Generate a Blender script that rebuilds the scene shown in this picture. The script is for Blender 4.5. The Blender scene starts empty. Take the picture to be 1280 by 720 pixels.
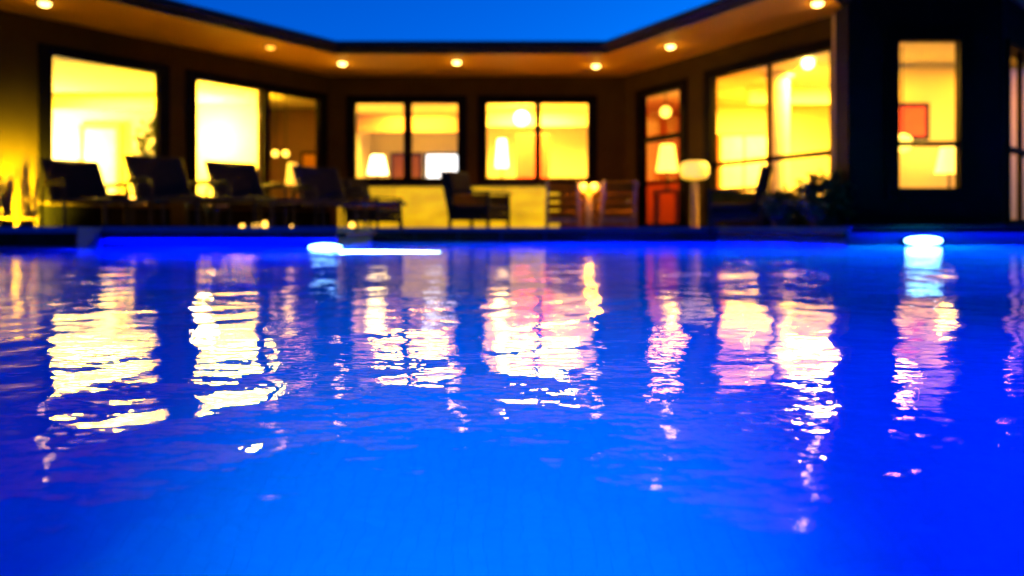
import bpy, math, random
import numpy as np
from mathutils import Vector, Matrix
random.seed(7)
rng = np.random.default_rng(11)
R = math.radians
S = bpy.context.scene
C = S.collection

# ------------------------------------------------------------------ camera
CAM_Z = 0.21
cd = bpy.data.cameras.new('camera'); cam = bpy.data.objects.new('camera', cd); C.objects.link(cam)
cam.location = (0, 0, CAM_Z); cam.rotation_euler = (R(90), 0, 0)
cd.sensor_width = 36; cd.lens = 28.125; cd.shift_y = -75/1280
cd.clip_start = 0.02; cd.clip_end = 3000
cd.dof.use_dof = True; cd.dof.focus_distance = 1.2; cd.dof.aperture_fstop = 2.7
S.camera = cam

# ------------------------------------------------------------------ dusk sky
w = bpy.data.worlds.new('World'); S.world = w; w.use_nodes = True
nt = w.node_tree; nt.nodes.clear()
sky = nt.nodes.new('ShaderNodeTexSky'); sky.sky_type = 'NISHITA'; sky.sun_disc = False
sky.sun_elevation = R(9.0); sky.sun_rotation = R(20); sky.air_density = 1.0; sky.ozone_density = 4.0; sky.dust_density = .2
mul = nt.nodes.new('ShaderNodeMix'); mul.data_type = 'RGBA'; mul.blend_type = 'MULTIPLY'
mul.inputs[0].default_value = 1; mul.inputs[7].default_value = (0.0, 0.265, 1.0, 1)
bgn = nt.nodes.new('ShaderNodeBackground'); bgn.inputs[1].default_value = 0.15
wo = nt.nodes.new('ShaderNodeOutputWorld')
nt.links.new(sky.outputs[0], mul.inputs[6]); nt.links.new(mul.outputs[2], bgn.inputs[0]); nt.links.new(bgn.outputs[0], wo.inputs[0])

S.view_settings.view_transform = 'Standard'; S.view_settings.look = 'None'
S.view_settings.gamma = 1; S.view_settings.use_curve_mapping = False
S.view_settings.exposure = 0.0
cy = S.cycles
cy.use_denoising = True
try: cy.denoiser = 'OPENIMAGEDENOISE'
except Exception: pass
cy.caustics_reflective = False; cy.caustics_refractive = False
cy.sample_clamp_indirect = 30; cy.sample_clamp_direct = 0
cy.max_bounces = 7; cy.diffuse_bounces = 3; cy.glossy_bounces = 4; cy.transmission_bounces = 6; cy.transparent_max_bounces = 12

WARM = (1.0, 0.52, 0.045)
AMBER = (1.0, 0.34, 0.015)

# ------------------------------------------------------------------ materials
def mat(name, col, rough=.6, var=.12, scale=6, metal=0, bump=0, bscale=60, spec=.5):
    m = bpy.data.materials.new(name); m.use_nodes = True
    t = m.node_tree; b = t.nodes['Principled BSDF']
    n = t.nodes.new('ShaderNodeTexNoise'); n.inputs['Scale'].default_value = scale; n.inputs['Detail'].default_value = 4
    co = t.nodes.new('ShaderNodeTexCoord'); t.links.new(co.outputs['Object'], n.inputs['Vector'])
    r = t.nodes.new('ShaderNodeValToRGB')
    r.color_ramp.elements[0].color = tuple(c*(1-var) for c in col)+(1,); r.color_ramp.elements[0].position = .3
    r.color_ramp.elements[1].color = tuple(min(1, c*(1+var)) for c in col)+(1,); r.color_ramp.elements[1].position = .7
    t.links.new(n.outputs[0], r.inputs[0]); t.links.new(r.outputs[0], b.inputs['Base Color'])
    b.inputs['Roughness'].default_value = rough; b.inputs['Metallic'].default_value = metal
    b.inputs['Specular IOR Level'].default_value = spec
    if bump:
        n2 = t.nodes.new('ShaderNodeTexNoise'); n2.inputs['Scale'].default_value = bscale
        t.links.new(co.outputs['Object'], n2.inputs['Vector'])
        bp = t.nodes.new('ShaderNodeBump'); bp.inputs['Strength'].default_value = bump; bp.inputs['Distance'].default_value = .01
        t.links.new(n2.outputs[0], bp.inputs['Height']); t.links.new(bp.outputs[0], b.inputs['Normal'])
    return m
def emis(name, col, s, base=(.8, .8, .8)):
    m = bpy.data.materials.new(name); m.use_nodes = True
    b = m.node_tree.nodes['Principled BSDF']
    b.inputs['Base Color'].default_value = (*base, 1); b.inputs['Roughness'].default_value = .5
    b.inputs['Emission Color'].default_value = (*col, 1); b.inputs['Emission Strength'].default_value = s
    return m
def glass_pane():
    m = bpy.data.materials.new('window_glass'); m.use_nodes = True
    t = m.node_tree; t.nodes.clear()
    o = t.nodes.new('ShaderNodeOutputMaterial'); mx = t.nodes.new('ShaderNodeMixShader')
    fr = t.nodes.new('ShaderNodeFresnel'); fr.inputs[0].default_value = 1.45
    tr = t.nodes.new('ShaderNodeBsdfTransparent'); gl = t.nodes.new('ShaderNodeBsdfGlossy'); gl.inputs['Roughness'].default_value = .01
    tr.inputs[0].default_value = (.96, .96, .96, 1)
    ge = t.nodes.new('ShaderNodeNewGeometry'); ml = t.nodes.new('ShaderNodeMath'); ml.operation = 'MULTIPLY_ADD'; ml.inputs[1].default_value = -1; ml.inputs[2].default_value = 1
    m2 = t.nodes.new('ShaderNodeMath'); m2.operation = 'MULTIPLY'; t.links.new(ge.outputs['Backfacing'], ml.inputs[0]); t.links.new(ml.outputs[0], m2.inputs[0]); t.links.new(fr.outputs[0], m2.inputs[1]); t.links.new(m2.outputs[0], mx.inputs[0]); t.links.new(tr.outputs[0], mx.inputs[1]); t.links.new(gl.outputs[0], mx.inputs[2])
    t.links.new(mx.outputs[0], o.inputs[0]); return m
def brick_mat(name, c1, c2, mortar, scale, bw, bh, rough=.3, off=0.0, msize=.012, bump=.3):
    m = bpy.data.materials.new(name); m.use_nodes = True
    t = m.node_tree; b = t.nodes['Principled BSDF']
    co = t.nodes.new('ShaderNodeTexCoord'); br = t.nodes.new('ShaderNodeTexBrick'); br.offset = off
    br.inputs['Color1'].default_value = (*c1, 1); br.inputs['Color2'].default_value = (*c2, 1); br.inputs['Mortar'].default_value = (*mortar, 1)
    br.inputs['Scale'].default_value = scale; br.inputs['Brick Width'].default_value = bw; br.inputs['Row Height'].default_value = bh
    br.inputs['Mortar Size'].default_value = msize
    t.links.new(co.outputs['Object'], br.inputs['Vector']); t.links.new(br.outputs['Color'], b.inputs['Base Color'])
    bp = t.nodes.new('ShaderNodeBump'); bp.inputs['Strength'].default_value = bump; bp.inputs['Distance'].default_value = .004; bp.invert = True
    t.links.new(br.outputs['Fac'], bp.inputs['Height']); t.links.new(bp.outputs[0], b.inputs['Normal'])
    b.inputs['Roughness'].default_value = rough; b.inputs['Specular IOR Level'].default_value = 0
    return m
def selflit():  # emission stands in for yellow light falling on a low wall
    m = emis('wall_painted_light', (1, .53, .0), .85, (.3, .2, .02)); t = m.node_tree; b = t.nodes['Principled BSDF']
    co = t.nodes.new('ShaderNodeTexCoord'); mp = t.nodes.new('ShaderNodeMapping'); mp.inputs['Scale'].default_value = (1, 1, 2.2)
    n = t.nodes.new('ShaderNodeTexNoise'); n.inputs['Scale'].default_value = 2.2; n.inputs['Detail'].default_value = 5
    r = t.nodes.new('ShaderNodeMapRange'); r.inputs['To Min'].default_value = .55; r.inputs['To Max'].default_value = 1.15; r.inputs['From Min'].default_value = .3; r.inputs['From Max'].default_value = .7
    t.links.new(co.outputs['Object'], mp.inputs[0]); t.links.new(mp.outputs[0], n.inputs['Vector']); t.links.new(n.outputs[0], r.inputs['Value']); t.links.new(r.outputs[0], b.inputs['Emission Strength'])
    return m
M = dict(
    render=mat('wall_render', (.058, .032, .004), .85, .12, 3, bump=.3, spec=.04),
    soffit=mat('soffit_board', (.55, .26, .016), .6, .06, 2, spec=.04),
    fascia=mat('fascia_paint', (.03, .024, .02), .5, spec=.04),
    roof=mat('roof_sheet', (.03, .03, .035), .7),
    frame=mat('dark_frame', (.006, .004, .002), .6, spec=.02),
    clad=mat('dark_cladding', (.004, .003, .001), .7, .3, 5, spec=.04),
    post=mat('post_timber', (.42, .26, .08), .6),
    inner=mat('inner_plaster', (.80, .70, .42), .9, .03, 2),
    ceil=mat('inner_ceiling', (.8, .72, .4), .9, .03, 2),
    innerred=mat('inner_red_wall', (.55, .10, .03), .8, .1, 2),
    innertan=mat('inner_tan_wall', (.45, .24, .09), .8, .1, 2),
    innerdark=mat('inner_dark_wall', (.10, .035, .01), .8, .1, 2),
    floorw=mat('inner_floor', (.35, .2, .09), .4, .2, 3),
    deck=brick_mat('deck_stone', (.10, .085, .075), (.13, .11, .095), (.04, .04, .04), 1, .6, .6, .6, msize=.006),
    coping=mat('coping_stone', (.012, .010, .009), .7, .3, 9, bump=.3, spec=.04),
    grass=mat('lawn', (.02, .04, .012), .95, .4, 20, bump=.5),
    metal=mat('dark_metal', (.02, .017, .015), .4, spec=.04),
    sling=mat('sling_fabric', (.02, .017, .016), .85, .2, 40, spec=.04),
    wood=mat('oiled_wood', (.30, .14, .06), .5, .3, 14),
    cushion=mat('brown_cushion', (.32, .12, .006), .9, .12, 12, spec=.04),
    tile=brick_mat('waterline_tile', (.03, .10, .75), (.04, .16, .85), (.05, .12, .5), 1, .05, .05, .2),
    basin=brick_mat('pool_floor_tile', (.002, .25, .60), (.002, .275, .635), (.002, .22, .55), 1, .05, .05, .4, msize=.002),
    leaf=mat('leaf', (.035, .05, .015), .6, .4, 8, spec=.04),
    reed=mat('dry_reed', (.22, .09, .04), .7, .4, 8),
    pot=mat('clay_pot', (.06, .035, .025), .7, spec=.04),
    red=mat('red_paint', (.65, .10, .02), .6, .1),
    paint=mat('cabinet_paint', (.8, .72, .5), .5),
    glass=glass_pane(),
    shade=emis('lit_shade', (1, .60, .06), 5.0),
    shadeh=emis('bright_shade', (1, .72, .22), 12.0),
    shadeo=emis('amber_shade', (1, .42, .03), 2.2),
    bulb=emis('downlight_lens', (1, .70, .16), 9.0),
    tv=emis('lit_screen', (.85, .93, 1), 3.0),
    wallglow=selflit(),
    led=emis('led_strip', (0, .004, 1), 60.0),
    plens=emis('pool_lens', (.30, .80, 1), 16.0),
    plensdeep=emis('deep_pool_lens', (.5, .85, 1), 150.0),
    shadet=emis('terrace_shade', (1, .55, .0), 1.25),
    flame=emis('candle_flame', (1, .5, .05), 6.0),
)

# ------------------------------------------------------------------ mesh builder
class MB:
    def __init__(s): s.v = []; s.f = []
    def add(s, vs, fs):
        n = len(s.v); s.v += [tuple(p) for p in vs]; s.f += [tuple(i+n for i in f) for f in fs]; return s
    def box(s, x0, x1, y0, y1, z0, z1, F=None):
        vs = [(x, y, z) for z in (z0, z1) for x, y in ((x0, y0), (x1, y0), (x1, y1), (x0, y1))]
        if F: vs = [F(*p) for p in vs]
        fs = [(3, 2, 1, 0), (4, 5, 6, 7), (0, 1, 5, 4), (1, 2, 6, 5), (2, 3, 7, 6), (3, 0, 4, 7)]
        if F:
            a, b_, c = [Vector(vs[i])-Vector(vs[0]) for i in (1, 3, 4)]
            if a.cross(b_).dot(c) < 0: fs = [f[::-1] for f in fs]
        return s.add(vs, fs)
    def prism(s, pts, z0, z1):
        n = len(pts)
        vs = [(x, y, z0) for x, y in pts]+[(x, y, z1) for x, y in pts]
        return s.add(vs, [tuple(range(n))[::-1], tuple(range(n, 2*n))]+[(i, (i+1) % n, n+(i+1) % n, n+i) for i in range(n)])
    def tube(s, pts, r, n=10):
        pts = [Vector(p) for p in pts]; rs = r if isinstance(r, (list, tuple)) else [r]*len(pts)
        up = None; vs = []
        for i, p in enumerate(pts):
            d = (pts[min(i+1, len(pts)-1)]-pts[max(i-1, 0)]).normalized()
            if up is None:
                up = Vector((0, 0, 1)) if abs(d.z) < .9 else Vector((1, 0, 0))
            a = d.cross(up).normalized(); b = a.cross(d).normalized(); up = b
            vs += [p+a*math.cos(2*math.pi*k/n)*rs[i]+b*math.sin(2*math.pi*k/n)*rs[i] for k in range(n)]
        fs = [(i*n+k, i*n+(k+1) % n, (i+1)*n+(k+1) % n, (i+1)*n+k) for i in range(len(pts)-1) for k in range(n)]
        fs += [tuple(range(n))[::-1], tuple(range((len(pts)-1)*n, len(pts)*n))]
        return s.add(vs, fs)
    def lathe(s, prof, c=(0, 0, 0), n=28, axis='z'):
        vs = []
        for r, h in prof:
            for k in range(n):
                a = 2*math.pi*k/n
                p = (r*math.cos(a), r*math.sin(a), h)
                if axis == 'y': p = (p[0], -p[2], p[1])
                vs.append((c[0]+p[0], c[1]+p[1], c[2]+p[2]))
        m = len(prof)
        fs = [(i*n+k, i*n+(k+1) % n, (i+1)*n+(k+1) % n, (i+1)*n+k) for i in range(m-1) for k in range(n)]
        if prof[0][0] > 0: fs.append(tuple(range(n))[::-1])
        if prof[-1][0] > 0: fs.append(tuple(range((m-1)*n, m*n)))
        return s.add(vs, fs)
    def build(s, name, m, parent=None, bevel=0, smooth=False):
        off = Vector((0, 0, 0))
        q = parent
        while q: off += q.location; q = q.parent
        me = bpy.data.meshes.new(name)
        me.from_pydata([tuple(Vector(p)-off) for p in s.v], [], s.f)
        me.materials.append(m)
        if smooth: me.polygons.foreach_set('use_smooth', [True]*len(me.polygons))
        o = bpy.data.objects.new(name, me); C.objects.link(o)
        if parent: o.parent = parent
        if bevel:
            b = o.modifiers.new('bevel', 'BEVEL'); b.width = bevel; b.segments = 2; b.limit_method = 'ANGLE'
        if smooth:
            try: o.data.set_sharp_from_angle(angle=R(40))
            except Exception: pass
        return o
def tag(o, label=None, cat=None, group=None, kind=None):
    if label: o['label'] = label
    if cat: o['category'] = cat
    if group: o['group'] = group
    if kind: o['kind'] = kind
    return o
def thing(name, loc, label, cat, group=None, rz=0):
    o = bpy.data.objects.new(name, None); C.objects.link(o); o.location = loc; o.rotation_euler = (0, 0, rz)
    o.empty_display_size = .1
    return tag(o, label, cat, group)
def copy_tree(o, parent=None):
    c = o.copy(); C.objects.link(c)
    if parent: c.parent = parent
    for ch in list(o.children): copy_tree(ch, c)
    return c
def struct(name, mb, m, **k): return tag(mb.build(name, m, **k), kind='structure')
def lamp(kind, name, loc, energy, col, parent=None, **k):
    l = bpy.data.lights.new(name, kind); l.energy = energy; l.color = col
    for a, v in k.items():
        if a != 'rot': setattr(l, a, v)
    if name == 'unseen_pool_lamp': l.cycles.use_multiple_importance_sampling = False  # keeps these lamps unseen by reflected and refracted rays
    o = bpy.data.objects.new(name, l); C.objects.link(o); o.location = loc
    if 'rot' in k: o.rotation_euler = k['rot']
    return o
def px(x, y, D):   # a pixel of the photograph at a measured distance
    return Vector(((x-640)/1000*D, D, CAM_Z+(285-y)/1000*D))

# ------------------------------------------------------------------ pool and ground
EDGE = [(-7.5, 8.2), (-4.45, 8.2), (-4.45, 8.7), (-1.9, 8.7), (-1.98, 11.3), (2.9, 11.3), (3.9, 9.3), (7.5, 9.3)]
NEAR = -3.0; DEEP = -1.35
DZ = .15
pool = EDGE+[(7.5, NEAR), (-7.5, NEAR)]          # clockwise seen from above
mb = MB(); n = len(pool)
mb.add([(x, y, DEEP) for x, y in pool], [tuple(range(n))[::-1]])
struct('pool_floor', mb, M['basin'])
mb = MB()
for i in range(n):
    a, b = pool[i], pool[(i+1) % n]
    mb.add([(*a, DEEP), (*b, DEEP), (*b, -.10), (*a, -.10)], [(0, 1, 2, 3)])
struct('pool_wall', mb, M['basin'])
mb = MB()
for i in range(n):
    a, b = pool[i], pool[(i+1) % n]
    mb.add([(*a, -.10), (*b, -.10), (*b, .22), (*a, .22)], [(0, 1, 2, 3)])
struct('pool_waterline', mb, M['tile'])
# deck sheet: strips behind every edge segment, butted
mb = MB()
BACK = 22
def quad(pts, z): mb.add([(x, y, z) for x, y in pts], [tuple(range(len(pts)))])
e = EDGE
for a, b in zip(e[:-1], e[1:]):
    if abs(a[0]-b[0]) > .2: quad([a, b, (b[0], BACK), (a[0], BACK)], DZ)
quad([(-1.9, 8.7), (-1.98, 11.3), (-1.98, BACK), (-1.9, BACK)][::-1], DZ-.002)
quad([(-16, NEAR-4), (-7.5, NEAR-4), (-7.5, BACK), (-16, BACK)], DZ)
quad([(7.5, NEAR-4), (16, NEAR-4), (16, BACK), (7.5, BACK)], DZ)
quad([(-7.5, NEAR-4), (7.5, NEAR-4), (7.5, NEAR), (-7.5, NEAR)], DZ)
struct('pool_deck', mb, M['deck'])
mb = MB(); G = 400
for x0, x1, y0, y1 in ((-G, -16, -G, G), (16, G, -G, G), (-16, 16, -G, NEAR-4), (-16, 16, BACK, G)):
    mb.add([(x0, y0, DZ-.03), (x1, y0, DZ-.03), (x1, y1, DZ-.03), (x0, y1, DZ-.03)], [(0, 1, 2, 3)])
struct('lawn', mb, M['grass'])
# coping
def coping(segs, z0, z1, over, name='coping'):
    mb = MB()
    for a, b in segs:
        a = Vector((*a, 0)); b = Vector((*b, 0)); d = (b-a).normalized(); nn = Vector((d.y, -d.x, 0))  # towards the water
        L = (b-a).length; k = max(1, round(L/.6)); g = .004
        for i in range(k):
            p = a+d*(L*i/k+g); q = a+d*(L*(i+1)/k-g)
            c = [p+nn*over, q+nn*over, q-nn*.32, p-nn*.32]
            mb.add([(v.x, v.y, z) for z in (z0, z1) for v in c], [(3, 2, 1, 0), (4, 5, 6, 7), (0, 1, 5, 4), (1, 2, 6, 5), (2, 3, 7, 6), (3, 0, 4, 7)])
    return struct(name, mb, M['coping'], bevel=.006)
coping([(e[0], e[1]), (e[4], e[5])], .02, DZ+.012, .05)
coping([(e[2], e[3]), ((-1.86, 8.75), (-1.94, 11.2))], .118, DZ+.011, .05)
coping([(e[5], e[6])], .085, DZ+.013, .05)
mb = MB()
mb.box(3.95, 7.5, 9.30, 9.62, .15, .222); struct('raised_bed_wall', mb, M['tile'])
coping([((3.9, 9.3), (7.5, 9.3))], .225, .25, .05)
mb = MB(); mb.box(-4.45, -1.9, 8.645, 8.653, .092, .1175)
struct('coping_lip', mb, M['coping'])
mb = MB(); mb.box(3.95, 7.5, 9.245, 9.253, .198, .2245)
struct('coping_lip', mb, M['coping'])
# led strips tucked under the thin coping
for nm, a, b, z, lab in (('led_strip', e[2], e[3], .112, 'blue LED strip under the thin coping below the sun loungers'),
                    ('led_strip', (3.95, 9.3), (7.45, 9.3), .216, 'blue LED strip under the raised pool edge by the dark bay')):
    mb = MB(); mb.box(a[0]+.02, b[0]-.02, a[1]-.034, a[1]-.02, z-.004, z+.004)
    tag(mb.build(nm, M['led']), lab, 'light strip', 'blue strips under the coping')

# water surface: summed ripples, real relief
uu = np.linspace(-1, 1, 700); xs = 7.5*(.22*uu+.78*uu**3)
ys = np.concatenate([np.linspace(-3, .2, 40, endpoint=False), np.linspace(.2, 3, 340, endpoint=False), np.linspace(3, 11.3, 430)])
X, Y = np.meshgrid(xs, ys)
Z = np.zeros_like(X)
wx = X+.10*np.sin(1.7*Y+.6)+.06*np.sin(3.1*X+2.2*Y); wy = Y+.09*np.sin(2.1*X+1.0)+.05*np.sin(2.9*Y-1.3*X)
near = np.clip((Y-.4)/3, 0, 1); calm = .8+.2*near
for lam, slope, cnt, axis in ((2.4, .0018, 3, 0), (1.1, .0022, 5, 0), (.55, .0032, 7, 0), (.30, .0042, 8, 1), (.19, .0056, 10, 1), (.115, .0040, 10, 1)):
    for _ in range(cnt):
        l = lam*rng.uniform(.75, 1.3); k = 2*math.pi/l
        th = rng.normal(math.pi/2, .7) if axis == 0 else rng.choice([-1, 1])*rng.uniform(.1, .95)
        Z += (calm if axis else (.55+.45*near))*(.8 if lam == .30 else 1)*slope/k*np.sin(k*(wx*math.cos(th)+wy*math.sin(th))+rng.uniform(0, 6.28))
Z += .0125*np.sin(2*math.pi/4.2*(Y-1.0))*(.35+1.15*X**2/(X**2+.12)+.7*np.clip((X-.1)/.5, 0, 1))*np.exp(-(X/3.5)**2)*np.exp(-((Y-1.0)/1.7)**2)   # slow swell
keep = np.ones_like(X, bool)
ny, nx = X.shape
V = np.stack([X, Y, Z], -1).reshape(-1, 3)
# clip to the pool outline: keep quads whose centre is inside
cx = (X[:-1, :-1]+X[1:, 1:])/2; cyy = (Y[:-1, :-1]+Y[1:, 1:])/2
inside = np.zeros_like(cx, bool)
for i in range(n):
    (x1, y1), (x2, y2) = pool[i], pool[(i+1) % n]
    cond = (y1 > cyy) != (y2 > cyy)
    with np.errstate(divide='ignore', invalid='ignore'):
        xi = (x2-x1)*(cyy-y1)/(y2-y1 if y2 != y1 else 1e-9)+x1
    inside ^= cond & (cx < xi)
jj, ii = np.nonzero(inside)
a0 = jj*nx+ii
F4 = np.stack([a0, a0+1, a0+nx+1, a0+nx], -1)
used = np.unique(F4); remap = -np.ones(len(V), int); remap[used] = np.arange(len(used))
V = V[used]; F4 = remap[F4]
me = bpy.data.meshes.new('pool_water'); me.vertices.add(len(V)); me.vertices.foreach_set('co', V.astype(np.float32).ravel())
me.loops.add(F4.size); me.loops.foreach_set('vertex_index', F4.astype(np.int32).ravel())
me.polygons.add(len(F4)); me.polygons.foreach_set('loop_start', np.arange(0, F4.size, 4, dtype=np.int32))
me.polygons.foreach_set('loop_total', np.full(len(F4), 4, np.int32))
me.update(calc_edges=True); me.polygons.foreach_set('use_smooth', [True]*len(F4))
wm = bpy.data.materials.new('water'); wm.use_nodes = True
t = wm.node_tree; b = t.nodes['Principled BSDF']
b.inputs['Base Color'].default_value = (.8, .95, 1, 1); b.inputs['Transmission Weight'].default_value = 1
b.inputs['IOR'].default_value = 1.23; b.inputs['Roughness'].default_value = .0
co = t.nodes.new('ShaderNodeTexCoord'); mp = t.nodes.new('ShaderNodeMapping'); mp.inputs['Scale'].default_value = (1, 1.5, 1)
nz = t.nodes.new('ShaderNodeTexNoise'); nz.inputs['Scale'].default_value = 12; nz.inputs['Detail'].default_value = 3
bp = t.nodes.new('ShaderNodeBump'); bp.inputs['Strength'].default_value = 1; bp.inputs['Distance'].default_value = .0017
t.links.new(co.outputs['Object'], mp.inputs[0]); t.links.new(mp.outputs[0], nz.inputs['Vector']); t.links.new(nz.outputs[0], bp.inputs['Height']); t.links.new(bp.outputs[0], b.inputs['Normal'])
me.materials.append(wm)
wo_ = bpy.data.objects.new('pool_water', me); C.objects.link(wo_); tag(wo_, kind='structure')

# pool lights
def pool_light(c, r, label, axis='y', sx=1, lens='plens'):
    t_ = thing('pool_light', c, label, 'pool light', 'underwater pool lights')
    MB().lathe([(r*1.02, -.02), (r*1.12, 0), (r*1.10, .03), (r*.98, .035)], c, 32, axis).build('rim', M['metal'], t_, smooth=True)
    MB().lathe([(r*.98, .01), (r*.9, .035), (r*.6, .06), (0.001, .075)], c, 32, axis).build('lens', M[lens], t_, smooth=True)
    if sx != 1: t_.scale = (sx, 1, 1)
    return t_
pool_light((4.76, 9.29, .065), .046, 'big round white-blue pool light in the wall below the dark bay window', sx=5.2)
pool_light((-1.62, 8.9, DEEP), .2, 'white pool light glowing under water below the loungers and armchairs', 'z', 4.5, 'plensdeep')
pool_light((-2.02, 8.69, -.005), .045, 'small white-blue pool light at the waterline near the left step of the pool', sx=4.5)
def pl(loc, e, col, r=.15): lamp('POINT', 'unseen_pool_lamp', loc, e, col, shadow_soft_size=r)  # unseen point; those away from a fixture are added to blue the water
BLUE = (0, .012, 1); AZ = (0, .66, .92)
pl((4.76, 9.1, -.22), 1100, (0, .7, 1), .06); pl((1.5, 10.9, -.45), 2200, BLUE); pl((-3.4, 8.3, -.5), 260, BLUE); pl((6.3, 8.9, -.5), 900, BLUE); pl((3.0, 10.2, -.5), 1200, BLUE); pl((-1.7, 8.6, -.7), 200, (0, .25, 1))
pl((7.1, 6, -.6), 450, BLUE); pl((7.1, 2.5, -.6), 250, BLUE); pl((-4.5, 8.1, -.5), 60, BLUE)
pl((4.76, 9.12, .12), 5, (0, .55, 1), .04)
def pspot(a, b_, e, col, size):  # unseen spot added to colour a patch of the pool floor
    o = lamp('SPOT', 'unseen_pool_lamp', a, e, col, spot_size=R(size), spot_blend=1, shadow_soft_size=.15)
    o.rotation_euler = (Vector(b_)-Vector(a)).to_track_quat('-Z', 'Y').to_euler()
pspot((-.2, -2.8, -.4), (-.10, 2.35, DEEP), 5200, AZ, 24)
pspot((6.9, 1.2, -.5), (1.5, 2.2, DEEP), 14000, BLUE, 32)
pspot((6.9, 3.5, -.5), (1.9, 5.2, DEEP), 4500, BLUE, 50)
pspot((-6.9, 4.0, -.5), (-1.5, 4.0, DEEP), 600, (0, .6, .7), 40)

# ------------------------------------------------------------------ house
HB = Vector((-.64, 14.5, DZ))
house = thing('house', HB, 'low dusk-lit house wrapping the pool with wide soffits and glowing windows', 'house')
def frame_of(p0, d, inward):    # u along the wall, v into the house
    d = Vector((*d, 0)).normalized(); nrm = Vector((*inward, 0)).normalized(); p0 = Vector((*p0, 0))
    return lambda u, v, z: tuple(p0+d*u+nrm*v+Vector((0, 0, z)))
CL = (-3.31, 14.5); CR = (2.03, 14.5)
dl = Vector((-.71, -1)).normalized(); dr = Vector((.51, -1)).normalized()
FL = frame_of(CL, dl, (-dl.y*-1*-1, 0) if False else (dl.y, -dl.x))     # into the house: left/back
FB = frame_of(CL, (1, 0), (0, 1))
FR = frame_of(CR, dr, (-dr.y, dr.x))
FY = frame_of((4.12, 9.75), (1, 0), (0, 1))
db = Vector((.7, .7)).normalized(); FZ = frame_of((5.98, 9.75), db, (-db.y, db.x))
WT = 2.96; TH = .18
def wall(F, u0, u1, holes, m, name='wall', top=WT):
    mb = MB(); us = u0
    for (a, b_, z0, z1) in sorted(holes):
        mb.box(us, a, 0, TH, DZ-.05, top, F)
        if z0 > DZ+.01: mb.box(a, b_, 0, TH, DZ-.05, z0, F)
        mb.box(a, b_, 0, TH, z1, top, F)
        us = b_
    mb.box(us, u1, 0, TH, DZ-.05, top, F)
    return mb.build(name, m, house)
def window(F, a, b_, z0, z1, mull=(), rails=(), fw=.17, name='window'):
    """dark frame proud of the wall, posts and rails, one pane per light"""
    mb = MB(); p0, p1 = -.035, .10
    mb.box(a-.05, a+fw-.05, p0, p1, z0-.02, z1+.05, F); mb.box(b_-fw+.05, b_+.05, p0, p1, z0-.02, z1+.05, F)
    mb.box(a+fw-.05, b_-fw+.05, p0, p1, z1-fw+.08, z1+.05, F); mb.box(a+fw-.05, b_-fw+.05, p0, p1, z0-.02, z0+fw-.05, F)
    f = mb.build(name, M['frame'], house, bevel=.006)
    for mu, wd in mull:
        MB().box(mu-wd/2, mu+wd/2, 0 if wd < .06 else -.02, .06 if wd < .06 else .09, z0+fw-.05, z1-fw+.08, F).build('mullion', M['frame'], f)
    for (ra, rb, rz, rh) in rails:
        MB().box(ra, rb, -.015, .085, rz-rh/2, rz+rh/2, F).build('rail', M['frame'], f)
    MB().box(a+.03, b_-.03, .035, .045, z0+.03, z1-.03, F).build('pane', M['glass'], f)
    return f
# walls with openings
wall(FL, 0.0, 7.5, [(.12, 2.80, .55, 2.58), (3.18, 4.92, .58, 2.58)], M['render'])
wall(FB, -.1, 5.44, [(.36, 2.44, 1.0, 2.56), (2.74, 4.80, 1.0, 2.56)], M['render'])
wall(FR, 0.0, 4.86, [(.44, 1.72, DZ, 2.58), (2.24, 4.76, .50, 2.62)], M['render'])
wall(FY, 0.0, 1.86, [(.47, 1.45, .58, 2.58)], M['clad'], top=3.5)
wall(FZ, 0.0, 5.0, [(.22, 2.2, .3, 2.5)], M['clad'], top=3.5)
MB().box(-.02, .0, 0, .4, DZ, 3.5, FY).build('wall', M['clad'], house)
window(FL, .12, 2.80, .55, 2.58, mull=((1.37, .11),))
window(FL, 3.18, 4.92, .58, 2.58, mull=())
window(FB, .36, 2.44, 1.0, 2.56, mull=((1.42, .15),))
window(FB, 2.74, 4.80, 1.0, 2.56, mull=((3.78, .12),))
window(FR, .44, 1.72, DZ+.02, 2.58, rails=((.5, 1.66, 1.74, .09), (.5, 1.66, .98, .05)), name='door')
window(FR, 2.24, 4.76, .50, 2.62, mull=((3.53, .035),), rails=((2.3, 4.7, 1.19, .07),))
window(FY, .47, 1.45, .58, 2.58, rails=((.53, 1.4, 1.24, .055),))
window(FZ, .22, 2.2, .3, 2.5, mull=((.95, .03),), rails=((.25, 2.15, 1.2, .06),), fw=.07)
MB().box(4.70, 4.84, -.055, .0, DZ, WT, FR).build('corner_post', M['post'], house)
MB().box(4.875, 4.93, -.04, .0, DZ, WT, FR).build('downpipe', M['post'], house)
# skirting band at the foot of the walls
for F, a, b_ in ((FL, 2.86, 3.12), (FL, 4.98, 7.5), (FB, 0.02, 5.3)):
    MB().box(a, b_, -.012, 0, DZ, DZ+.09, F).build('skirting', M['frame'], house)
for F, a, b_ in ((FL, .0, 2.86), (FL, 3.12, 4.98), (FR, 2.2, 4.69)):
    MB().box(a+.003, b_-.003, -.03, 0, DZ, .50, F).build('plinth', M['clad'], house)
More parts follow.
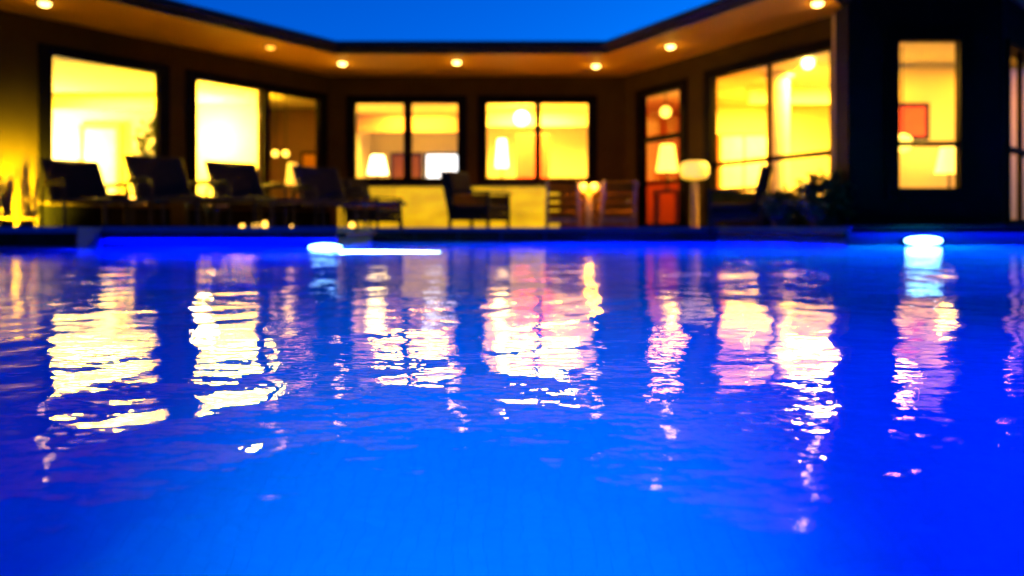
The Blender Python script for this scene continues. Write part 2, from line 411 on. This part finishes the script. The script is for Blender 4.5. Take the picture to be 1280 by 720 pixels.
# soffit: one board sheet over the L/B/R eaves, fascia on its edge
def isect(p, d, q, g):
    c = d.x*g.y-d.y*g.x; r = q-p; return p+d*((r.x*g.y-r.y*g.x)/c)
OVL, OVB, OVR = 1.54, 1.9, 1.35
nl = Vector((-dl.y, dl.x)); nr = Vector((dr.y, -dr.x))      # towards the courtyard
pL = Vector(CL)+nl*OVL; pB = Vector(CL)+Vector((0, -OVB)); pR = Vector(CR)+nr*OVR
cl = isect(pL, dl, pB, Vector((1, 0))); cr = isect(pR, dr, pB, Vector((1, 0)))
eL = cl+dl*10; eR = cr+dr*4.2; wl = Vector(CL)+dl*10; wr = Vector(CR)+dr*4.86
CLv, CRv = Vector(CL), Vector(CR)
ov = .0
mb = MB()
mb.prism([cl, eL, wl, CLv][::-1], WT, WT+.03)
mb.prism([CLv, CRv, cr, cl][::-1], WT, WT+.03)
mb.prism([CRv, wr, eR, cr][::-1], WT, WT+.03)
mb.build('soffit', M['soffit'], house)
mb = MB()
def strip(a, b_, na, nb, z0, z1): mb.add([(a.x, a.y, z0), (b_.x, b_.y, z0), (nb.x, nb.y, z0), (na.x, na.y, z0), (a.x, a.y, z1), (b_.x, b_.y, z1), (nb.x, nb.y, z1), (na.x, na.y, z1)],
    [(3, 2, 1, 0), (4, 5, 6, 7), (0, 1, 5, 4), (1, 2, 6, 5), (2, 3, 7, 6), (3, 0, 4, 7)])
FT = .05
cl2 = isect(pL+nl*FT, dl, pB+Vector((0, -FT)), Vector((1, 0))); cr2 = isect(pR+nr*FT, dr, pB+Vector((0, -FT)), Vector((1, 0)))
strip(eL+nl*FT, cl2, eL, cl, WT-.012, WT+.12); strip(cl2, cr2, cl, cr, WT-.012, WT+.12); strip(cr2, eR+nr*FT, cr, eR, WT-.012, WT+.12)
fas = mb.build('fascia', M['fascia'], house)
for a, b_, nn in ((eL, cl, nl), (cl, cr, Vector((0, -1))), (cr, eR, nr)):    # rain gutter, half round
    a3 = Vector((a.x+nn.x*.10, a.y+nn.y*.10, WT+.085)); b3 = Vector((b_.x+nn.x*.10, b_.y+nn.y*.10, WT+.085))
    MB().tube([a3, b3], .05, 12).build('gutter', M['fascia'], fas, smooth=True)
# flat roof over everything
mb = MB()
mb.prism([(cl.x, cl.y), (cr.x, cr.y), (eR.x, eR.y), (wr.x+6, wr.y), (12, 22), (-14, 22), (wl.x-5, wl.y), (eL.x, eL.y)], WT+.12, WT+.2)
mb.build('roof', M['roof'], house)
mb = MB(); mb.prism([(eR.x-.05, eR.y-.55), (10, eR.y-.55), (10, 14.5), (wr.x+1, 14.5), (wr.x, wr.y), (eR.x-.05, eR.y)], 3.32, 3.5)
mb.build('bay_roof', M['fascia'], house)
mb = MB(); mb.prism([(eR.x, eR.y-.02), (eR.x+.0, eR.y-.5), (4.12, 9.7), (4.12, 10.1), (wr.x-.02, wr.y-.01)], WT+.001, 3.31)
mb.build('bay_bulkhead', M['clad'], house)

# rooms: real boxes behind the windows
def room(F, u0, u1, depth, wallm, fl=DZ, ceil=2.72, backm=None, v0=TH, skipL=False):
    bm_ = backm or wallm
    MB().box(u0, u1, v0+.005, depth, fl-.05, fl, F).build('room_floor', M['floorw'], house)
    MB().box(u0, u1, v0+.005, depth, ceil, ceil+.05, F).build('room_ceiling', M['ceil'], house)
    MB().box(u0, u1, depth, depth+.06, fl, ceil, F).build('room_back_wall', bm_, house)
    for uu in (u0, u1): MB().box(uu-.03, uu+.03, v0+.006, depth, fl, ceil, F).build('room_side_wall', wallm, house)
    # inner lining, outside walls' inner faces
def ceil_area(F, u, v, z, sx, sy, e, col):
    p = F(u, v, z); l = lamp('AREA', 'room_light', p, e, col, shape='RECTANGLE', size=sx, size_y=sy); return l
def poly_room(pts, walls, wallm, ceil=2.72):
    """floor, ceiling and the listed inner walls (start index, material) of one room"""
    P = [Vector((p_[0], p_[1])) for p_ in pts]
    cw = sum(P[i].x*P[(i+1) % len(P)].y-P[(i+1) % len(P)].x*P[i].y for i in range(len(P))) < 0
    Q = P[::-1] if cw else P
    MB().prism([(p_.x, p_.y) for p_ in Q], DZ-.05, DZ).build('room_floor', M['floorw'], house)
    MB().prism([(p_.x, p_.y) for p_ in Q], ceil, ceil+.05).build('room_ceiling', M['ceil'], house)
    for i, m_ in walls:
        a_, b_ = P[i], P[(i+1) % len(P)]; d = (b_-a_).normalized(); nn = Vector((-d.y, d.x))*(.02 if cw else -.02)
        mb = MB(); mb.prism([(a_.x, a_.y), (b_.x, b_.y), (b_.x+nn.x, b_.y+nn.y), (a_.x+nn.x, a_.y+nn.y)], DZ, ceil)
        mb.build('room_wall', m_ or wallm, house)
def p2(F, u, v=.19): q_ = F(u, v, 0); return (q_[0], q_[1])
I = M['inner']
poly_room([p2(FL, 3.05), p2(FL, 7.4), (-13, 14), (-12, 16.2), (-6.85, 16.2)], [(1, I), (2, I), (3, I), (4, I)], I)
poly_room([p2(FL, 1.42), p2(FL, 2.99), (-6.8, 16.3), (-4.99, 16.3)], [(1, I), (2, I), (3, I)], I)
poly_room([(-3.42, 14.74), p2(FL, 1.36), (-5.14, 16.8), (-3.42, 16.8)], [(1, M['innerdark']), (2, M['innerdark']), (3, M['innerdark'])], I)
poly_room([(-3.2, 14.70), (-.72, 14.70), (-.72*19.3/14.7, 19.3), (-3.38, 19.3), (-3.38, 14.70)], [(1, I), (2, I), (3, I)], I, 2.70)
poly_room([(-.69, 14.70), (1.95, 14.70), (1.95, 18.4), (-.69*18.4/14.7, 18.4)], [(1, I), (2, I), (3, I)], I, 2.70)
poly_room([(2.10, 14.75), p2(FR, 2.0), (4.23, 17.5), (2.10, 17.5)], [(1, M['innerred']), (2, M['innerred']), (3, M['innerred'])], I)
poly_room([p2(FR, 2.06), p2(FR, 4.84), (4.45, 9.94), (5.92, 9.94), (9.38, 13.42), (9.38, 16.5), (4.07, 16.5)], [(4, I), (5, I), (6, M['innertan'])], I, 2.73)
WH = (1, .60, .018)
def area(x, y, e, col, sx=1.4, sy=1.4, z=2.67): lamp('AREA', 'room_light', (x, y, z), e, col, shape='RECTANGLE', size=sx, size_y=sy)
area(-7.3, 13.9, 1600, WH); area(-5.0, 14.6, 1500, WH, 1.0, 1.4); area(-4.2, 15.7, 5, AMBER, .5, .6)
lamp('POINT', 'room_light', (-9.1, 15.3, 1.7), 700, (1, .74, .24), shadow_soft_size=.15); lamp('POINT', 'room_light', (-6.0, 15.6, 2.0), 300, (1, .72, .2), shadow_soft_size=.15)  # bare points without fixtures, added for white hot spots in the windows
area(-2.0, 16.6, 380, WARM); area(.5, 16.0, 900, WARM); area(3.0, 15.6, 70, AMBER, .7, .7)
area(5.2, 12.9, 1500, WARM, 1.6, 1.2); area(4.9, 14.9, 700, WARM, 1, .8); area(5.3, 11.4, 120, (1, .42, .02), .8, .8)  # second area added to brighten the left part of the wide window

# ------------------------------------------------------------------ downlights in the soffit
def downlight(x, D, label, e=45, lens='bulb'):
    c = ((x-640)/1000*D, D, WT)
    t_ = thing('soffit_downlight', c, label, 'downlight', 'round lights along the soffit')
    MB().lathe([(.075, -.012), (.095, -.012), (.10, 0), (.075, 0)], c, 24).build('trim_ring', M['fascia'], t_, smooth=True)
    MB().lathe([(.074, -.004), (.06, -.035), (.03, -.05), (.001, -.054)], c, 24).build('lens', M[lens], t_, smooth=True)
    l = lamp('POINT', 'downlight_lamp', (c[0], c[1], WT-.14), e, WARM, shadow_soft_size=.06)
    return t_
for x, D, lab in ((56, 9.75, 'round soffit light at the far left above the first big window'),
                  (338, 12.1, 'dim soffit light above the sliding door with the dark half'),
                  (428, 13.3, 'soffit light at the left inner corner of the eaves'),
                  (571, 13.2, 'soffit light in the middle of the back eave'),
                  (745, 13.5, 'soffit light at the right inner corner of the eaves'),
                  (838, 12.06, 'soffit light above the narrow red-lit door'),
                  (1022, 9.75, 'soffit light above the wide window near the dark bay')):
    downlight(x, D, lab, 1.2 if x < 100 else 3.0 if x != 338 else 1.0, 'bulb' if x != 338 else 'shadeo')

# ------------------------------------------------------------------ things inside
def table_lamp(base, h, r, label, m, e=18):
    t_ = thing('table_lamp', base, label, 'lamp')
    x, y, z = base
    MB().lathe([(r*.6, 0), (r*.6, .02), (.02, .04), (.015, h*.45)], base, 20).build('lamp_base', M['metal'], t_, smooth=True)
    MB().lathe([(r, h*.42), (r*.98, h*.44), (r*.62, h), (r*.58, h)], base, 28).build('lamp_shade', m, t_, smooth=True)
    lamp('POINT', 'shade_glow', (x, y+.02, z+h+.08), e, (1, .62, .08), shadow_soft_size=.08)
    return t_
def console(c, w_, d_, h, label, m, name='side_table', rz=0):
    t_ = thing(name, c, label, 'table')
    x, y, z = c
    MB().box(x-w_/2, x+w_/2, y-d_/2, y+d_/2, z+h-.04, z+h).build('tabletop', m, t_, bevel=.005)
    for sx in (-1, 1):
        for sy in (-1, 1):
            MB().box(x+sx*(w_/2-.05)-.025, x+sx*(w_/2-.05)+.025, y+sy*(d_/2-.05)-.025, y+sy*(d_/2-.05)+.025, z, z+h-.04).build('leg', m, t_)
    t_.rotation_euler = (0, 0, rz)
    return t_
FW = lambda u, v, z: (u, v, z)
# back room left: console, lamp, picture, television
console((-2.5, 15.6, DZ), .9, .4, .85, 'dark console table under the white glowing lamp in the back left room', M['wood'])
table_lamp((-2.62, 15.6, DZ+.85), .62, .20, 'white-hot lamp with tapered shade seen in the left back window', M['shadeh'])
def picture(F, u0, u1, v, z0, z1, label, art, cat='picture', name='framed_picture', fw=.05):
    c = F((u0+u1)/2, v, z0); t_ = thing(name, c, label, cat)
    mb = MB(); mb.box(u0, u0+fw, v-.04, v, z0, z1, F); mb.box(u1-fw, u1, v-.04, v, z0, z1, F)
    mb.box(u0+fw, u1-fw, v-.04, v, z0, z0+fw, F); mb.box(u0+fw, u1-fw, v-.04, v, z1-fw, z1, F)
    mb.build('frame', M['frame'], t_, bevel=.004)
    MB().box(u0+fw, u1-fw, v-.02, v-.003, z0+fw, z1-fw, F).build('picture_sheet' if cat == 'picture' else 'screen', art, t_)
    return t_
picture(FW, -2.10, -1.27, 19.27, 1.28, 2.02, 'glowing white television seen in the left back window', M['tv'], 'television', 'television')
picture(FW, -2.92, -2.16, 19.27, 1.28, 2.02, 'dark-framed tan picture left of the television', M['cushion'])
# back room right
console((-.15, 15.7, DZ), .6, .4, .85, 'narrow console under the tall lamp in the right back window', M['wood'])
table_lamp((-.20, 15.7, DZ+.85), .95, .13, 'tall narrow glowing lamp seen in the right back window', M['shadeh'])
t_ = thing('red_door', (.42, 16.3, DZ), 'red-orange half-open door leaf behind the mullion of the right back window', 'door')
MB().box(.08, .76, 16.3, 16.35, DZ, 2.12).build('door_leaf', M['red'], t_, bevel=.01)
MB().lathe([(.025, 0), (.03, .05), (.001, .06)], (.68, 16.3, 1.1), 12, 'y').build('handle', M['metal'], t_)
def ceiling_globe(p, r, label, m):
    t_ = thing('ceiling_light', (p[0], p[1], 2.69), label, 'ceiling light')
    MB().lathe([(.001, -r), (r*.5, -r*.87), (r*.87, -r*.5), (r, 0), (r*.87, r*.5), (r*.5, r*.87), (.001, r)], p, 20).build('globe', m, t_, smooth=True)
    MB().tube([(p[0], p[1], p[2]+r*.9), (p[0], p[1], 2.70)], .012, 8).build('stem', M['metal'], t_)
ceiling_globe((.19, 16.0, 2.40), .15, 'hanging globe light in the right back window', M['shadeh'])
# right wing
p = px(832, 140, 14.6); ceiling_globe(p, .10, 'small globe light behind the narrow door', M['shade'])
p = px(834, 200, 14.8); console((p.x, p.y, DZ), .5, .4, .75, 'small table under the amber lamp behind the narrow door', M['wood'])
table_lamp((p.x, p.y, DZ+.75), .85, .20, 'glowing lamp seen through the narrow door', M['shade'])
p = px(1010, 76, 11.9); ceiling_globe((p.x, p.y, 2.66), .09, 'round ceiling light seen at the top of the wide window', M['shadeh'])
c = (4.32, 13.0, DZ); t_ = thing('column', c, 'round pale column inside the wide window', 'column')
MB().lathe([(.24, 0), (.24, .1), (.18, .12), (.18, 2.47), (.24, 2.50), (.24, 2.57)], (4.32, 13.0, DZ), 24).build('shaft', M['paint'], t_, smooth=True)
t_ = thing('cabinet', (4.7, 16.2, DZ), 'tall pale cabinet seen in the left light of the wide window', 'cabinet')
MB().box(4.14, 5.1, 15.95, 16.45, DZ, 2.1).build('carcass', M['innertan'], t_, bevel=.01)
for k in range(2): MB().box(4.18+k*.46, 4.18+k*.46+.42, 15.92, 15.945, DZ+.1, 2.03).build('cabinet_door', M['paint'], t_, bevel=.006)
MB().box(4.2, 9.3, 14.2, 14.4, 2.42, 2.725).build('ceiling_beam', M['ceil'], house)
MB().box(-9.5, -6.4, 14.9, 15.05, 2.42, 2.715).build('ceiling_beam', M['ceil'], house)
MB().box(-3.35, -.8, 17.4, 17.55, 2.30, 2.695).build('ceiling_beam', M['innertan'], house)
MB().box(-.74, 1.93, 17.0, 17.15, 2.38, 2.695).build('ceiling_beam', M['ceil'], house)
MB().box(5.72, 8.2, 12.25, 12.35, DZ, 2.72).build('room_wall', M['inner'], house)
area(7.0, 11.5, 60, AMBER, .4, .4)
picture(FW, 5.86, 6.37, 12.24, 1.56, 2.12, 'red picture on the wall inside the dark bay window', M['red'])
console((6.32, 11.6, DZ), .6, .4, .6, 'small table inside the dark bay', M['wood'])
table_lamp((6.34, 11.6, DZ+.6), .62, .19, 'amber lamp low in the dark bay window', M['shade'])
p = px(1128, 179, 11.0); ceiling_globe(p, .13, 'small glowing globe at the left edge of the dark bay window', M['shade'])
# left rooms
c = (-4.2, 15.3, DZ); console(c, .5, .5, .6, 'small table inside the dark half of the sliding door', M['wood'])
table_lamp((c[0], c[1], DZ+.6), .7, .13, 'amber lamp seen through the dark half of the sliding door', M['shadeo'], 4)
for x, lab in ((344, 'left one of two small pendant globes behind the dark sliding door'), (357, 'right one of two small pendant globes behind the dark sliding door')):
    p = px(x, 192, 14.9 if x < 350 else 15.1); ceiling_globe(p, .06, lab, M['shade'])
t_ = thing('doorway_trim', (-8.3, 16.15, DZ), 'pale doorway frame inside the leftmost window', 'doorway')
mb = MB(); mb.box(-8.72, -8.62, 16.08, 16.18, DZ, 2.3); mb.box(-7.98, -7.88, 16.08, 16.18, DZ, 2.3); mb.box(-8.62, -7.98, 16.08, 16.18, 2.2, 2.3); mb.build('jamb', M['innertan'], t_)
MB().box(-8.62, -7.98, 16.12, 16.175, DZ, 2.2).build('door_leaf', M['paint'], t_)
picture(FW, -4.42, -3.95, 16.75, 1.2, 1.8, 'tan picture in the dark half of the sliding door', M['cushion'])

# ------------------------------------------------------------------ plants
def leaves(center, rad, count, size, squash=1, flat=False):
    mb = MB()
    for _ in range(count):
        d = Vector(rng.normal(size=3)).normalized(); r = rad*rng.uniform(.35, 1.0)**.6*rng.uniform(.85, 1.15)
        c = Vector(center)+Vector((d.x*r, d.y*r, d.z*r*squash))
        a = Vector(rng.normal(size=3)).normalized(); b_ = a.cross(d).normalized() if abs(a.dot(d)) < .95 else Vector((1, 0, 0)); s_ = size*rng.uniform(.6, 1.3)
        q = a*s_; w_ = b_*s_*.4
        mb.add([c-q, c-w_*.9, c+q, c+w_*.9+d*s_*.2], [(0, 1, 2), (0, 2, 3)])
    return mb
def pot_plant(c, pr, ph, crown_z, rad, count, size, label, name='potted_shrub', mm='leaf', squash=.9):
    t_ = thing(name, c, label, 'plant')
    MB().lathe([(pr*.7, 0), (pr*.75, .02), (pr, ph*.9), (pr*1.06, ph*.92), (pr*1.06, ph), (pr*.9, ph), (pr*.88, ph*.92), (.001, ph*.9)], c, 24).build('pot', M['pot'], t_, smooth=True)
    mb = MB()
    for k in range(6):
        a = rng.uniform(0, 6.28); mb.tube([(c[0], c[1], c[2]+ph*.85), (c[0]+math.cos(a)*rad*.3, c[1]+math.sin(a)*rad*.3, c[2]+crown_z)], [.015, .006], 6)
    mb.build('stem', M['wood'], t_)
    leaves((c[0], c[1], c[2]+crown_z), rad, count, size, squash).build('foliage', M[mm], t_)
    return t_
p = (-5.75, 13.0, DZ); pot_plant(p, .2, .5, 1.35, .40, 600, .07, 'leafy houseplant inside the leftmost window on its right side', squash=1.3)
pot_plant((3.88, 9.95, DZ), .2, .22, .42, .38, 620, .075, 'dark bushy shrub in front of the wide window beside the bay')
def grass_clump(c, h, nblades, spread, label):
    t_ = thing('ornamental_grass', c, label, 'plant', 'spiky grasses against the lit wall')
    mb = MB()
    for _ in range(nblades):
        a = rng.uniform(0, 6.28); l = rng.uniform(.05, 1)*spread; hh = h*rng.uniform(.55, 1)
        b0 = Vector(c)+Vector((rng.normal()*.04, rng.normal()*.04, .18)); dx = Vector((math.cos(a)*l, math.sin(a)*l, 0))
        w_ = Vector((-math.sin(a), math.cos(a), 0))*.006
        pts = [b0, b0+dx*.3+Vector((0, 0, hh*.5)), b0+dx*.7+Vector((0, 0, hh*.85)), b0+dx+Vector((0, 0, hh))]
        vs = []
        for i, q in enumerate(pts): k = (1, 1, .7, .1)[i]; vs += [q-w_*k*1.5, q+w_*k*1.5]
        mb.add(vs, [(0, 1, 3, 2), (2, 3, 5, 4), (4, 5, 7, 6)])
    mb.build('blades', M['reed'], t_)
    MB().lathe([(.06, 0), (.09, .16), (.08, .16), (.001, .15)], c, 20).build('pot', M['pot'], t_, smooth=True)
for (x, D, h, lab) in ((-14, 9.0, .8, 'spiky grass cut by the left edge of the picture'), (8, 9.3, .62, 'low spiky grass in front of the yellow-lit wall'),
                       (34, 9.5, .78, 'tallest spiky grass just left of the first lounger')):
    q = px(x, 0, D); grass_clump((q.x, q.y, DZ), h, 34, .20, lab)
# wall washer behind the grasses
c = FL(5.42, -.62, DZ); t_ = thing('wall_uplight', c, 'small ground uplight washing the wall yellow behind the grasses', 'uplight')
MB().lathe([(.06, 0), (.06, .09), (.05, .10), (.045, .085), (.001, .085)], c, 20).build('housing', M['metal'], t_, smooth=True)
lamp('SPOT', 'uplight_lamp', (c[0], c[1], c[2]+.14), 3000, (1, .85, .02), spot_size=R(112), spot_blend=1, shadow_soft_size=.05, rot=(0, 0, 0))
ul = bpy.data.objects[-1] if False else [o for o in C.objects if o.name.startswith('uplight_lamp')][0]
tgt = Vector(FL(5.35, .0, .50)); ul.rotation_euler = (tgt-ul.location).to_track_quat('-Z', 'Y').to_euler()

# ------------------------------------------------------------------ low wall under the back windows
c = (-1.05, 13.3, DZ); t_ = thing('low_wall', c, 'long low wall with a yellow self-lit front in place of lamplight, under the back windows', 'low wall')  # front glows by itself in place of lamplight on a plain wall
MB().box(-2.9, .80, 13.3, 13.75, DZ, .905).build('carcass', M['innertan'], t_, bevel=.01)
for k in range(4): MB().box(-2.88+k*.92, -2.88+k*.92+.905, 13.28, 13.298, DZ+.03, .89).build('glow_front', M['wallglow'], t_, bevel=.003)
MB().box(-2.95, .82, 13.24, 13.8, .907, .94).build('wall_top', M['fascia'], t_, bevel=.005)
c = (1.45, 13.4, DZ); t_ = thing('low_wall_dim_end', c, 'brown right end of the low wall, its weaker light put into the colour', 'low wall end')  # brown colour stands for the same wall where its light falls off
MB().box(.90, 2.1, 13.35, 13.75, DZ, .93).build('carcass', M['cushion'], t_, bevel=.01)
MB().box(.88, 2.12, 13.32, 13.78, .932, .96).build('top', M['wood'], t_, bevel=.005)
for k in range(2): MB().box(.93+k*.59, .93+k*.59+.56, 13.33, 13.348, DZ+.08, .9).build('wall_end_panel', M['cushion'], t_, bevel=.003)

# ------------------------------------------------------------------ sun loungers
def make_lounger():
    t_ = thing('sun_lounger', (0, 0, 0), 'x', 'sun lounger', 'dark sling loungers along the left side')
    W = .31
    for s in (-1, 1):
        MB().tube([(-.02, s*W, .34), (1.28, s*W, .36), (1.34, s*W, .33)], .018).build('side_rail', M['metal'], t_, smooth=True)
        MB().tube([(0, s*W, .34), (-.16, s*W, .60), (-.30, s*W, .84)], .018).build('back_rail', M['metal'], t_, smooth=True)
        MB().tube([(-.20, s*W*1.12, .02), (-.19, s*W*1.12, .50), (-.12, s*W*1.12, .55), (.30, s*W*1.12, .55), (.38, s*W*1.12, .50), (.38, s*W*1.12, .02)], .017).build('arm_frame', M['metal'], t_, smooth=True)
        MB().box(-.12, .32, s*W*1.12-.03, s*W*1.12+.03, .565, .585).build('armrest', M['metal'], t_, bevel=.008)
        MB().tube([(1.22, s*W, .35), (1.26, s*W, .02)], .017).build('leg', M['metal'], t_, smooth=True)
    MB().tube([(-.31, -W, .84), (-.31, W, .84)], .018).build('head_bar', M['metal'], t_, smooth=True)
    MB().tube([(1.30, -W, .345), (1.30, W, .345)], .016).build('foot_bar', M['metal'], t_, smooth=True)
    def sheet(p, thick):   # sagging sling
        mb = MB(); n_ = 8; vs = []
        for (x, z) in p:
            for j in range(n_+1):
                v = -1+2*j/n_; sag = .02*(1-v*v)
                vs.append((x, v*(W-.01), z-sag))
        N = len(vs); vs2 = vs+[(x-.001, y, z-thick) for x, y, z in vs]
        fs = []
        for i in range(len(p)-1):
            for j in range(n_):
                a = i*(n_+1)+j; fs += [(a, a+n_+1, a+n_+2, a+1), (N+a, N+a+1, N+a+n_+2, N+a+n_+1)]
        return mb.add(vs2, fs)
    sheet([(.03, .36), (.4, .345), (.85, .36), (1.26, .37)], .01).build('seat', M['sling'], t_, smooth=True)
    sheet([(.01, .37), (-.08, .52), (-.19, .70), (-.29, .84)], .01).build('backrest', M['sling'], t_, smooth=True)
    return t_
proto = make_lounger()
LS = [(100, 10.0, -38, 'sun lounger nearest the left edge, beside the spiky grasses'),
      (205, 10.2, -40, 'sun lounger with the tallest back, between the two big left windows'),
      (300, 10.7, -44, 'sun lounger in front of the bright half of the sliding door'),
      (404, 11.1, -48, 'sun lounger in front of the dark half of the sliding door')]
for i, (x, D, a, lab) in enumerate(LS):
    o = proto if i == 0 else copy_tree(proto)
    o.location = ((x-640)/1000*D+.05, D-.05, DZ); o.rotation_euler = (0, 0, R(a)); o['label'] = lab
    s_ = (1.08, 1.16, 1.12, 1.08)[i]; o.scale = (s_, s_, s_)

# low lanterns / candles seen under and between the loungers
def make_lantern():
    t_ = thing('candle_lantern', (0, 0, 0), 'x', 'lantern', 'small lit lanterns on the deck')
    MB().box(-.06, .06, -.06, .06, 0, .015).build('base', M['metal'], t_)
    MB().box(-.065, .065, -.065, .065, .16, .175).build('lid', M['metal'], t_)
    mb = MB()
    for sx in (-1, 1):
        for sy in (-1, 1): mb.box(sx*.055-.005, sx*.055+.005, sy*.055-.005, sy*.055+.005, .015, .16)
    mb.build('frame', M['metal'], t_)
    MB().lathe([(.035, .015), (.042, .05), (.042, .12), (.02, .14)], (0, 0, 0), 16).build('glass_light', M['flame'], t_, smooth=True)
    return t_
lp = make_lantern()
for i, (x, D, z, lab) in enumerate(((303, 11.4, 0, 'small lantern on the deck under the third lounger'), (320, 11.6, 0, 'lantern on the deck, left of the closest pair under the third lounger'),
        (331, 11.65, 0, 'lantern on the deck, right of the closest pair under the third lounger'), (366, 11.7, 0, 'lone lantern on the deck between the third and fourth lounger'),
        (440, 12.4, 0, 'lantern on the deck left of the first armchair'))):
    o = lp if i == 0 else copy_tree(lp); o.location = ((x-640)/1000*D, D, DZ); o['label'] = lab; k_ = (.8, .95, 1.1, .75, 1.0)[i]; o.scale = (k_, k_, k_)
def side_table(x, D, lab, lab2):
    X0 = (x-640)/1000*D
    t_ = thing('drinks_table', (X0, D, DZ), lab, 'side table')
    MB().lathe([(.16, .36), (.17, .37), (.17, .385), (.16, .39)], (X0, D, DZ), 24).build('tabletop', M['wood'], t_, smooth=True)
    MB().lathe([(.11, 0), (.11, .015), (.02, .03), (.02, .36)], (X0, D, DZ), 16).build('pedestal', M['metal'], t_, smooth=True)
    g = thing('candle_glass', (X0, D, DZ+.39), lab2, 'candle')
    MB().lathe([(.03, .0), (.035, .09), (.03, .09), (.026, .01)], (X0, D, DZ+.39), 16).build('cup', M['flame'], g, smooth=True)
side_table(166, 10.5, 'small round side table between the first and second lounger', 'amber candle glass between the first and second lounger')
side_table(272, 10.95, 'small round side table between the second and third lounger', 'amber candle glass between the second and third lounger')

# ------------------------------------------------------------------ armchairs
def make_armchair(fabric, wood, slatted=False):
    t_ = thing('patio_armchair', (0, 0, 0), 'x', 'armchair', 'armchairs on the deck')
    for sx in (0, 1):
        for s in (-1, 1):
            x0 = -.30 if sx == 0 else .34
            MB().box(x0-.022, x0+.022, s*.32-.022, s*.32+.022, 0, .56 if sx else .50).build('leg', wood, t_, bevel=.004)
    for s in (-1, 1):
        MB().add([(-.34, s*.32-.035, .60), (.38, s*.32-.035, .56), (.38, s*.32+.035, .56), (-.34, s*.32+.035, .60), (-.34, s*.32-.035, .63), (.38, s*.32-.035, .59), (.38, s*.32+.035, .59), (-.34, s*.32+.035, .63)],
            [(3, 2, 1, 0), (4, 5, 6, 7), (0, 1, 5, 4), (1, 2, 6, 5), (2, 3, 7, 6), (3, 0, 4, 7)]).build('armrest', wood, t_, bevel=.006)
    MB().box(-.30, .34, -.29, .29, .17, .27).build('seat_frame', wood, t_, bevel=.005)
    MB().box(-.26, .36, -.28, .28, .275, .40).build('seat_cushion', fabric, t_, bevel=.035)
    for s in (-1, 1): MB().box(-.24, .32, s*.32-.012, s*.32+.012, .40, .55).build('arm_panel', M['cushion'], t_, bevel=.004)
    def rot(p):
        x, y, z = p; a = R(-13); return (-.27+x*math.cos(a)+(z)*math.sin(a), y, .36-x*math.sin(a)+z*math.cos(a))
    mb = MB()
    if slatted:
        for z0, z1 in ((.08, .20), (.25, .36), (.41, .60)): mb.box(-.05, -.01, -.29, .29, z0, z1)
    else: mb.box(-.05, .07, -.29, .29, .0, .56)
    mb.v = [rot(p) for p in mb.v]; mb.build('backrest', fabric, t_, bevel=.03)
    mb = MB()
    if slatted:
        for y0 in (-.32, .27): mb.box(-.09, -.052, y0, y0+.05, -.1, .62)
    else: mb.box(-.09, -.052, -.32, .32, -.1, .58)
    mb.v = [rot(p) for p in mb.v]; mb.build('back_frame', wood, t_, bevel=.006)
    return t_
pa = make_armchair(M['sling'], M['metal']); pb = make_armchair(M['cushion'], M['wood'], True)
AC = [(pa, 466, 12.1, -28, .88, 'low dark armchair left of the glowing low wall front'), (pa, 598, 12.2, -27, 1.02, 'dark high-backed armchair in front of the television window'),
      (pb, 704, 12.6, 85, .80, 'brown slatted armchair left of the two-globe post lamp'), (pb, 768, 12.5, 95, .82, 'brown slatted armchair right of the two-globe post lamp')]
seen = set()
for pr, x, D, a, s_, lab in AC:
    o = pr if id(pr) not in seen else copy_tree(pr); seen.add(id(pr))
    o.location = ((x-640)/1000*D, D, DZ); o.rotation_euler = (0, 0, R(a)); o.scale = (s_, s_, s_); o['label'] = lab

# ------------------------------------------------------------------ outdoor lamps
q = px(868, 285, 12.0); c = (q.x, q.y, DZ)
t_ = thing('pedestal_lamp', c, 'glowing drum-shaded pedestal lamp between the narrow door and the wide window', 'lamp')
MB().lathe([(.16, 0), (.16, .02), (.06, .04), (.05, .74), (.03, .78)], c, 24).build('pedestal', M['post'], t_, smooth=True)
MB().lathe([(.10, .79), (.18, .81), (.215, .88), (.21, .98), (.18, 1.04), (.14, 1.055), (.001, 1.06)], c, 32).build('lamp_shade', M['shadet'], t_, smooth=True)
q = px(736, 285, 12.3); c = (q.x, q.y, DZ)
t_ = thing('post_lamp', c, 'pale wooden post lamp with two small amber globes between the brown armchairs', 'lamp')
MB().box(c[0]-.045, c[0]+.045, c[1]-.045, c[1]+.045, DZ, DZ+.60).build('post', M['post'], t_, bevel=.006)
MB().box(c[0]-.13, c[0]+.13, c[1]-.03, c[1]+.03, DZ+.60, DZ+.63).build('crossbar', M['post'], t_, bevel=.004)
for s in (-1, 1): MB().lathe([(.03, -.055), (.06, -.03), (.07, .0), (.055, .045), (.001, .065)], (c[0]+s*.095, c[1], DZ+.69), 20).build('globe', M['shadeo'], t_, smooth=True)
lamp('POINT', 'post_lamp_glow', (c[0], c[1]-.12, DZ+.72), 24, (1, .42, .01), shadow_soft_size=.07)
o = copy_tree(pa); o.location = ((922-640)/1000*11.2, 11.2, DZ); o.rotation_euler = (0, 0, R(160)); o.scale = (1, 1, 1)
o['label'] = 'dark armchair in front of the wide window, left of the bushy shrubs'; o['group'] = 'armchairs on the deck'
pot_plant((3.55, 10.45, DZ), .16, .2, .36, .30, 420, .075, 'lower broad-leaved shrub left of the bushy shrub by the wide window', squash=.7)
